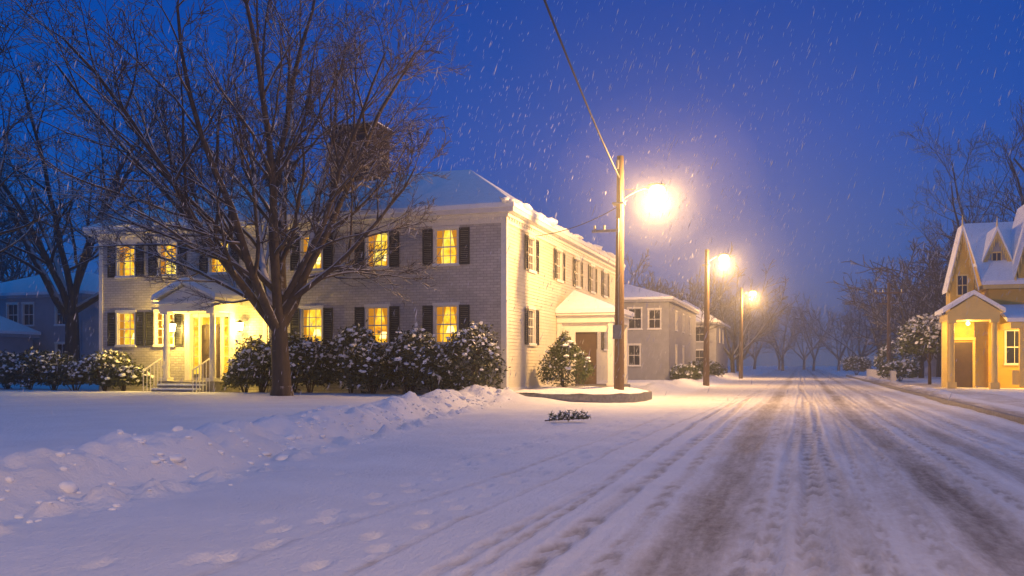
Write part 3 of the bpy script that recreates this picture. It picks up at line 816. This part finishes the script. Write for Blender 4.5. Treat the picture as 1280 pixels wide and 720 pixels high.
# ------------------------------------------------------------------ planting island with kerb
isl = empty('planting_island')
mk = MB(); ms = MB()
cx, cy, ax, ay = -7.7, 32.0, 2.5, 3.0
ring = []
for i in range(40):
    t = 2*math.pi*i/40
    ring.append((math.copysign(abs(math.cos(t))**0.75, math.cos(t)), math.copysign(abs(math.sin(t))**0.75, math.sin(t))))
for i in range(40):
    a = ring[i]; b = ring[(i+1) % 40]
    def q(p, k, z): return (cx+p[0]*(ax-k), cy+p[1]*(ay-k), z)
    mk.hexa([q(a, 0, -0.1), q(b, 0, -0.1), q(b, 0.16, -0.1), q(a, 0.16, -0.1), q(a, 0.01, 0.27), q(b, 0.01, 0.27), q(b, 0.16, 0.27), q(a, 0.16, 0.27)])
for j in range(6):
    for i in range(40):
        a = ring[i]; b = ring[(i+1) % 40]
        k0, k1 = 1-j/6, 1-(j+1)/6
        def g(p, k):
            return (cx+p[0]*(ax-0.06)*k, cy+p[1]*(ay-0.06)*k, 0.275+0.16*(1-k*k)**0.5+0.03*math.sin(p[0]*9*k+p[1]*7*k))
        ms.quad(g(a, k0), g(b, k0), g(b, k1), g(a, k1))
mk.done('kerbstones', M['stone'], isl); ms.done('snow_cap', M['snow'], isl, True)

# ------------------------------------------------------------------ street lamps / poles
def street_lamp(x, y, h, lx, lz, energy, r0=0.19, cross=True, name='street_lamp', with_halo=True):
    E = empty(name)
    mb = MB()
    n = 8
    for i in range(n):
        z0 = -0.2+(h+0.2)*i/n; z1 = -0.2+(h+0.2)*(i+1)/n
        lean = 0.012
        mb.tube((x+lean*z0*0.5, y, z0), (x+lean*z1*0.5, y, z1), r0*(1-0.35*i/n), r0*(1-0.35*(i+1)/n), 12, cap=(i == n-1))
    mb.done('pole', M['wood'], E, False)
    mt = MB()
    pts = []
    s = 1 if lx > x else -1
    for i in range(9):
        t = i/8
        pts.append((x+(lx-x)*t, y-0.02, (lz-0.35)+0.45*math.sin(t*math.pi*0.5)))
    for a, b in zip(pts[:-1], pts[1:]): mt.tube(a, b, 0.025, 0.025, 8)
    mt.tube((x, y-0.02, lz+0.1), (x+(lx-x)*0.55, y-0.02, lz+0.06), 0.012, 0.012, 6)
    rg = random.Random(1)
    mt.blob((lx+s*0.2, y-0.02, lz+0.18), 0.32, 0.15, 0.06, rg, 0, 12, 7, 0)
    mt.box(x-0.21, x+0.21, y-0.215, y+0.215, lz-0.45, lz-0.39)
    if cross:
        mt.box(x-0.95, x+0.05, y-0.24, y-0.16, lz-1.45, lz-1.36)
        for k in (-0.85, -0.5): mt.tube((x+k, y-0.2, lz-1.36), (x+k, y-0.2, lz-1.2), 0.035, 0.045, 8, cap=True)
        mt.tube((x+0.03, y-0.24, 1.6), (x+0.03, y-0.24, lz-1.0), 0.025, 0.025, 6)
        mt.box(x-0.16, x+0.14, y-0.34, y-0.20, 2.2, 2.7)
        mt.tube((x, y-0.25, h-0.5), (x, y-0.25, h-0.2), 0.05, 0.06, 8, cap=True)
    mt.done('arm_and_head', M['metal'], E)
    bl = MB(); bl.blob((lx+s*0.22, y-0.02, lz-0.06), 0.30, 0.26, 0.24, rg, 0, 14, 8, 0); bl.done('lamp_bulb', M['sodium'], E, True)
    L = bpy.data.lights.new('lamp_light', 'POINT'); L.energy = energy; L.color = (1.0, 0.54, 0.18); L.shadow_soft_size = 0.14
    o = bpy.data.objects.new('lamp_light', L); o.location = (lx+s*0.22, y-0.02, lz-0.48); scene.collection.objects.link(o); o.parent = E
    if with_halo:
        for R, k in ((1.0, 'halo2'), (1.9, 'halo1'), (3.8, 'halo1')):  # nested scatter spheres added to imitate a bloom halo around the bulb
            mm = MB(); mm.blob((lx+s*0.22, y-0.02, lz-0.25), R, R, R, rg, 0, 32, 18, 0); mm.done('lamp_halo_volume', M[k], E, True)
    return E
street_lamp(-6.2, 31.4, 8.8, -5.05, 7.5, 5200)
street_lamp(-5.2, 52.5, 8.0, -4.4, 7.5, 3800, cross=False)
street_lamp(-4.9, 79.5, 8.0, -4.1, 7.5, 3800, cross=False)
street_lamp(6.6, -7.5, 9.0, 4.6, 8.0, 7600, cross=False, with_halo=False)

up = empty('utility_pole'); mb = MB()
mb.tube((6.4, 72, -0.2), (6.4, 72, 7.4), 0.17, 0.12, 10, cap=True)
mb.box(5.4, 7.4, 71.85, 71.95, 6.6, 6.72); mb.box(5.7, 7.1, 71.85, 71.95, 5.8, 5.9)
mb.done('pole', M['wood'], up)
mb = MB()
for k in (5.5, 6.0, 6.8, 7.3): mb.tube((k, 71.9, 6.72), (k, 71.9, 6.9), 0.05, 0.06, 8, cap=True)
mb.done('insulators', M['metal'], up)

wr = MB()
def wire(a, b, sag, r, n=24):
    a = Vector(a); b = Vector(b); prev = a
    for i in range(1, n+1):
        t = i/n; p = a.lerp(b, t); p.z -= sag*4*t*(1-t)
        wr.tube(prev, p, r, r, 5); prev = p
wire((-6.15, 31.2, 8.0), (-2.2, -9.0, 11.2), 0.9, 0.024)
wire((-6.2, 31.4, 7.0), (-9.9, 33.0, 6.3), 0.2, 0.015)
wire((6.0, 71.9, 6.9), (26, 40, 11.5), 1.0, 0.02)
wire((6.6, -7.5, 8.5), (-2.2, -9.0, 11.2), 0.2, 0.02)
wr.done('overhead_wires', M['black'])

# ------------------------------------------------------------------ right hand Victorian house
V = empty('victorian_house')
P = new_parts(); vw = MB(); vt = MB(); vs = MB(); vg = MB()
vx0, vx1, vy0, vy1, ve, vz = 9.1, 19, 50, 60, 5.3, 9.0
frV = Frame((vx0, vy0, 0), (1, 0, 0), (0, -1, 0))
ops = [(0.8, 1.6, 1.3, 3.0), (4.6, 5.4, 1.3, 3.0), (7, 7.8, 1.3, 3.0), (4.6, 5.4, 3.9, 5.0), (7, 7.8, 3.9, 5.0)]
wall(vw, frV, vx1-vx0, 0, ve, ops, 0.14)
for i, o in enumerate(ops): window(frV, o, P, lit=False, shutters=False, cols=2, rows=2)
frW = Frame((vx0, vy0, 0), (0, 1, 0), (-1, 0, 0))
ops = [(3.5, 4.3, 1.3, 3.0), (6.8, 7.6, 1.3, 3.0), (3.5, 4.3, 3.8, 5.0), (6.8, 7.6, 3.8, 5.0)]
wall(vw, frW, vy1-vy0, 0, ve, ops, 0.14)
for o in ops: window(frW, o, P, lit=False, shutters=False, cols=2, rows=2)
vw.quad((vx1, vy0, 0), (vx1, vy1, 0), (vx1, vy1, ve), (vx1, vy0, ve)); vw.quad((vx0, vy1, 0), (vx1, vy1, 0), (vx1, vy1, ve), (vx0, vy1, ve))
ym = (vy0+vy1)/2
vt.box(vx0-0.3, vx1+0.3, vy0-0.3, vy1+0.3, ve-0.2, ve-0.002)
vs.hexa([(vx0-.35, vy0-.35, ve), (vx1+.35, vy0-.35, ve), (vx1+.35, ym, vz), (vx0-.35, ym, vz), (vx0-.35, vy0-.35, ve+.2), (vx1+.35, vy0-.35, ve+.2), (vx1+.35, ym, vz+.2), (vx0-.35, ym, vz+.2)])
vs.hexa([(vx0-.35, vy1+.35, ve), (vx1+.35, vy1+.35, ve), (vx1+.35, ym+.002, vz), (vx0-.35, ym+.002, vz), (vx0-.35, vy1+.35, ve+.2), (vx1+.35, vy1+.35, ve+.2), (vx1+.35, ym+.002, vz+.2), (vx0-.35, ym+.002, vz+.2)])
vw.poly([(vx0, vy0, ve), (vx0, vy1, ve), (vx0, ym, vz)]); vw.poly([(vx1, vy0, ve), (vx1, vy1, ve), (vx1, ym, vz)])
def gablet(xc, w, z0, z1, zp, y0, depth, wallm):
    wallm.poly([(xc-w, y0, z0), (xc+w, y0, z0), (xc+w, y0, z1), (xc, y0, zp), (xc-w, y0, z1)])
    wallm.quad((xc-w, y0, z0), (xc-w, y0+depth, z0), (xc-w, y0+depth, z1), (xc-w, y0, z1))
    wallm.quad((xc+w, y0, z0), (xc+w, y0+depth, z0), (xc+w, y0+depth, z1), (xc+w, y0, z1))
    wallm.poly([(xc-w, y0+depth, z0), (xc+w, y0+depth, z0), (xc+w, y0+depth, z1), (xc, y0+depth, zp), (xc-w, y0+depth, z1)])
    for s in (-1, 1):
        e = xc+s*(w+0.18); ez = z1-0.18*(zp-z1)/w
        vt.hexa([(e, y0-.16, ez-.16), (xc, y0-.16, zp-.22), (xc, y0-.06, zp-.22), (e, y0-.06, ez-.16), (e, y0-.16, ez+.02), (xc, y0-.16, zp+.02), (xc, y0-.06, zp+.02), (e, y0-.06, ez+.02)])
        vs.hexa([(e, y0-.2, ez+.03), (xc, y0-.2, zp+.03), (xc, y0+depth, zp+.03), (e, y0+depth, ez+.03), (e, y0-.2, ez+.17), (xc, y0-.2, zp+.28), (xc, y0+depth, zp+.28), (e, y0+depth, ez+.17)])
        for k in range(8):
            t = (k+0.5)/8
            bx = e+(xc-e)*t; bz = ez+(zp-ez)*t-0.16
            vt.tube((bx, y0-.13, bz), (bx, y0-.13, bz-0.36), 0.055, 0.012, 6)
    fr = Frame((xc-w, y0-0.003, 0), (1, 0, 0), (0, -1, 0))
    k = min(0.30, w*0.5)
    fr.box(vt, w-k, w+k, 0.0, 0.03, z1-0.95, z1+0.15); fr.box(P['dark'], w-k+.07, w+k-.07, 0.031, 0.04, z1-0.88, z1+0.07)
    fr.box(vt, w-0.02, w+0.02, 0.041, 0.05, z1-0.87, z1+0.06); fr.box(vt, w-k+.08, w+k-.08, 0.051, 0.058, z1-0.43, z1-0.38)
    vt.tube((xc, y0-.1, zp), (xc, y0-.1, zp+.75), 0.06, 0.015, 8, cap=True)
gablet(7.85, 0.55, 0.1, 5.7, 8.1, 49.6, 1.4, vg)
gablet(11.2, 0.8, 5.2, 6.3, 9.4, 49.8, 4.0, vg)
dm = MB()
gablet(9.75, 0.5, 5.4, 7.0, 8.2, 51.4, 3.0, dm)
dm.done('dormer', M['greywall'], V)
pxa, pxb, pya, pyb = 6.85, 9.0, 47.0, 49.58
for xx in (pxa+.15, pxb-.15):
    vt.tube((xx, pya+.15, 0.4), (xx, pya+.15, 3.3), 0.14, 0.12, 14)
    vt.box(xx-.2, xx+.2, pya-.05, pya+.35, 0.1, 0.42); vt.box(xx-.18, xx+.18, pya-.03, pya+.33, 3.28, 3.42)
vt.box(pxa+.03, pxa+.27, pyb-.25, pyb, 0.1, 3.42)
vt.box(pxa-.05, pxb+.05, pya-.05, pyb, 3.421, 3.75)
vt.poly([(pxa-.15, pya-.04, 3.751), (pxb+.15, pya-.04, 3.751), ((pxa+pxb)/2, pya-.04, 4.6)])
vt.box(pxa-.15, pxb+.15, pya-.15, pyb, 0.0, 0.099)
for s in (-1, 1):
    xc = (pxa+pxb)/2; e = xc+s*1.35
    vs.hexa([(e, pya-.2, 3.76), (xc, pya-.2, 4.64), (xc, pyb, 4.64), (e, pyb, 3.76), (e, pya-.2, 3.95), (xc, pya-.2, 4.84), (xc, pyb, 4.84), (e, pyb, 3.95)])
vd = MB(); vd.box(7.4, 8.3, 49.54, 49.59, 0.12, 2.4); vd.done('entrance_door', M['door'], V)
vt.box(7.27, 7.39, 49.5, 49.595, 0.1, 2.5); vt.box(8.31, 8.43, 49.5, 49.595, 0.1, 2.5); vt.box(7.25, 8.45, 49.5, 49.594, 2.51, 2.65)
vt.box(10.0, 10.25, 47.5, 47.75, 0.2, 3.0); vt.box(12.0, 12.25, 47.5, 47.75, 0.2, 3.0); vt.box(9.6, 14, 47.4, 49.99, 3.0, 3.3)
vs.hexa([(9.4, 47.2, 3.31), (14.2, 47.2, 3.31), (14.2, 49.95, 4.1), (9.4, 49.95, 4.1), (9.4, 47.2, 3.5), (14.2, 47.2, 3.5), (14.2, 49.95, 4.3), (9.4, 49.95, 4.3)])
vt.box(9.7, 14, 47.6, 47.66, 0.3, 1.0)
pl = MB()
def globe(x, y, z, e):
    pl.blob((x, y, z), 0.09, 0.09, 0.09, random.Random(1), 0, 12, 8, 0)
    L = bpy.data.lights.new('porch_light', 'POINT'); L.energy = e; L.color = (1, 0.58, 0.13); L.shadow_soft_size = 0.12
    o = bpy.data.objects.new('porch_light', L); o.location = (x, y-0.05, z-0.3); scene.collection.objects.link(o); o.parent = V
globe(7.9, 48.3, 3.3, 170); globe(11.2, 48.6, 2.85, 320)
pl.done('porch_globes', M['lantern'], V)
vw.done('walls', M['ochre'], V); vg.done('gable_walls', M['ochre'], V); vt.done('trim', M['ochretrim'], V); vs.done('roof_snow', M['snow'], V)
finish_parts(P, V)

# ------------------------------------------------------------------ neighbour houses
def plain_house(name, x0, x1, y0, y1, ze, zr, wm, opsF, opsS=(), side=1, lit=(), z0=0.1):
    E = empty(name); P = new_parts(); w = MB(); t = MB()
    f = Frame((x0, y0, 0), (1, 0, 0), (0, -1, 0))
    wall(w, f, x1-x0, z0, ze, opsF, 0.16)
    for i, o in enumerate(opsF): window(f, o, P, lit=(i in lit), shutters=False, cols=2, rows=2)
    g = Frame((x1, y0, 0), (0, 1, 0), (1, 0, 0))
    wall(w, g, y1-y0, z0, ze, opsS, 0.16)
    for o in opsS: window(g, o, P, lit=False, shutters=False, cols=2, rows=2)
    w.quad((x0, y0, 0), (x0, y1, 0), (x0, y1, ze), (x0, y0, ze)); w.quad((x0, y1, 0), (x1, y1, 0), (x1, y1, ze), (x0, y1, ze))
    t.box(x0-.25, x1+.25, y0-.25, y1+.25, ze-.18, ze-.002)
    w.done('walls', wm, E); t.done('eaves', wm, E)
    k = (y1-y0)/2
    if (x1-x0) > (y1-y0): hip_roof('roof', E, x0-.3, x1+.3, y0-.3, y1+.3, ze, zr, (x0+k*.8, y0+k), (x1-k*.8, y0+k), M['snow'])
    else:
        k = (x1-x0)/2; hip_roof('roof', E, x0-.3, x1+.3, y0-.3, y1+.3, ze, zr, (x0+k, y0+k*.8), (x0+k, y1-k*.8), M['snow'])
    finish_parts(P, E)
plain_house('neighbour_house', -50, -39.8, 41, 49, 5.4, 7.0, M['greywall'], [(4.6, 5.4, 3.6, 4.9), (5.8, 6.6, 3.6, 4.9), (8.3, 9.1, 3.6, 4.9), (4.6, 5.4, 1.1, 2.5), (8.3, 9.1, 1.1, 2.5)], z0=0)
plain_house('neighbour_garage', -46, -42.4, 36, 40, 3.0, 4.2, M['greywall'], [(1.2, 2.2, 1.0, 2.2)], z0=0)
plain_house('white_house', -15.2, -8.4, 60, 76, 5.7, 6.9, M['palewall'], [(4.0, 4.9, 3.7, 5.1), (5.4, 6.2, 3.7, 5.0), (2.2, 3.0, 1.2, 2.6), (4.0, 4.8, 1.2, 2.6)], [(3, 3.8, 3.7, 5), (7, 7.8, 3.7, 5), (11, 11.8, 3.7, 5), (3, 3.8, 1.2, 2.6), (7, 7.8, 1.2, 2.6)])
plain_house('white_house', -14, -7.4, 84, 98, 5.2, 7.4, M['palewall'], [(4.6, 5.5, 3.4, 4.8), (4.6, 5.5, 1.2, 2.6)], [(3, 3.8, 3.4, 4.6), (7, 7.8, 3.4, 4.6)])
plain_house('grey_house', 12, 22, 92, 104, 5.2, 8.0, M['greywall'], [(2, 3, 3.2, 4.6), (5, 6, 3.2, 4.6), (2, 3, 1, 2.4)], [])
fw = MB()
for i in range(34):
    y0 = 62+i*0.75
    fw.box(5.86, 5.94, y0, y0+0.62, 0.1, 0.85)
fw.box(5.95, 6.0, 62, 87.5, 0.25, 0.35); fw.box(5.95, 6.0, 62, 87.5, 0.65, 0.75); fw.done('picket_fence', M['trim'])

# ------------------------------------------------------------------ falling snow (short motion streaks)
m, nt, b = new_mat('snowflake')
b.inputs['Base Color'].default_value = (0.5, 0.52, 0.58, 1); b.inputs['Roughness'].default_value = 0.9
rg = random.Random(4); fs = MB()
for i in range(13000):
    y_ = rg.uniform(9, 60)
    x = rg.uniform(-0.95*y_-2, 0.32*y_+2); z = rg.uniform(0.8, 1.5+0.45*y_)
    if z > 17: continue
    if rg.random() > min(1, y_/32): continue
    L = rg.uniform(0.06, 0.22)*(0.6+y_/50); r = rg.uniform(0.0035, 0.0085)*(0.7+y_/60)
    d = Vector((rg.uniform(0.15, 0.50), rg.uniform(-0.1, 0.1), 1)).normalized()*L
    p = Vector((x, y_, z)); a = Vector((r, 0, 0)); c = Vector((0, r, 0))
    i0 = len(fs.v)
    fs.v += [tuple(p-d*.5), tuple(p+a), tuple(p-a*.5+c), tuple(p-a*.5-c), tuple(p+d*.5)]
    for f in ((0, 1, 2), (0, 2, 3), (0, 3, 1), (4, 2, 1), (4, 3, 2), (4, 1, 3)):
        fs.f.append(tuple(i0+k for k in f)); fs.m.append(0)
fs.done('falling_snow', m)

hz = MB(); hz.box(-70, 70, 10, 230, -0.5, 13)
hz.done('snow_haze', M['haze'])

# ------------------------------------------------------------------ world: dusk sky
w = bpy.data.worlds.new('World'); scene.world = w; w.use_nodes = True
nt = w.node_tree; bg = nt.nodes['Background']
tc = N(nt, 'ShaderNodeTexCoord'); sp = N(nt, 'ShaderNodeSeparateXYZ'); nt.links.new(tc.outputs['Generated'], sp.inputs[0])
no = N(nt, 'ShaderNodeTexNoise'); no.inputs['Scale'].default_value = 2.2; no.inputs['Detail'].default_value = 4
nt.links.new(tc.outputs['Generated'], no.inputs['Vector'])
ma = N(nt, 'ShaderNodeMath', operation='MULTIPLY_ADD'); nt.links.new(no.outputs['Fac'], ma.inputs[0]); ma.inputs[1].default_value = 0.10
nt.links.new(sp.outputs['Z'], ma.inputs[2])
r = ramp(nt, ma.outputs[0], [(0.04, (0.04, 0.10, 0.25)), (0.14, (0.006, 0.090, 0.37)), (0.28, (0.0, 0.074, 0.41)), (0.45, (0.000, 0.056, 0.35)), (1.0, (0.01, 0.17, 0.50))])
nt.links.new(r.outputs['Color'], bg.inputs['Color']); bg.inputs['Strength'].default_value = 1.0

# ------------------------------------------------------------------ camera
cam = bpy.data.cameras.new('camera'); co = bpy.data.objects.new('camera', cam); scene.collection.objects.link(co)
co.location = (0, 0, 1.3); co.rotation_euler = (math.radians(90), 0, math.radians(18.1))
cam.lens = 30.94; cam.sensor_width = 36; cam.shift_y = 0.0742; cam.clip_end = 1500; cam.clip_start = 0.1
scene.camera = co
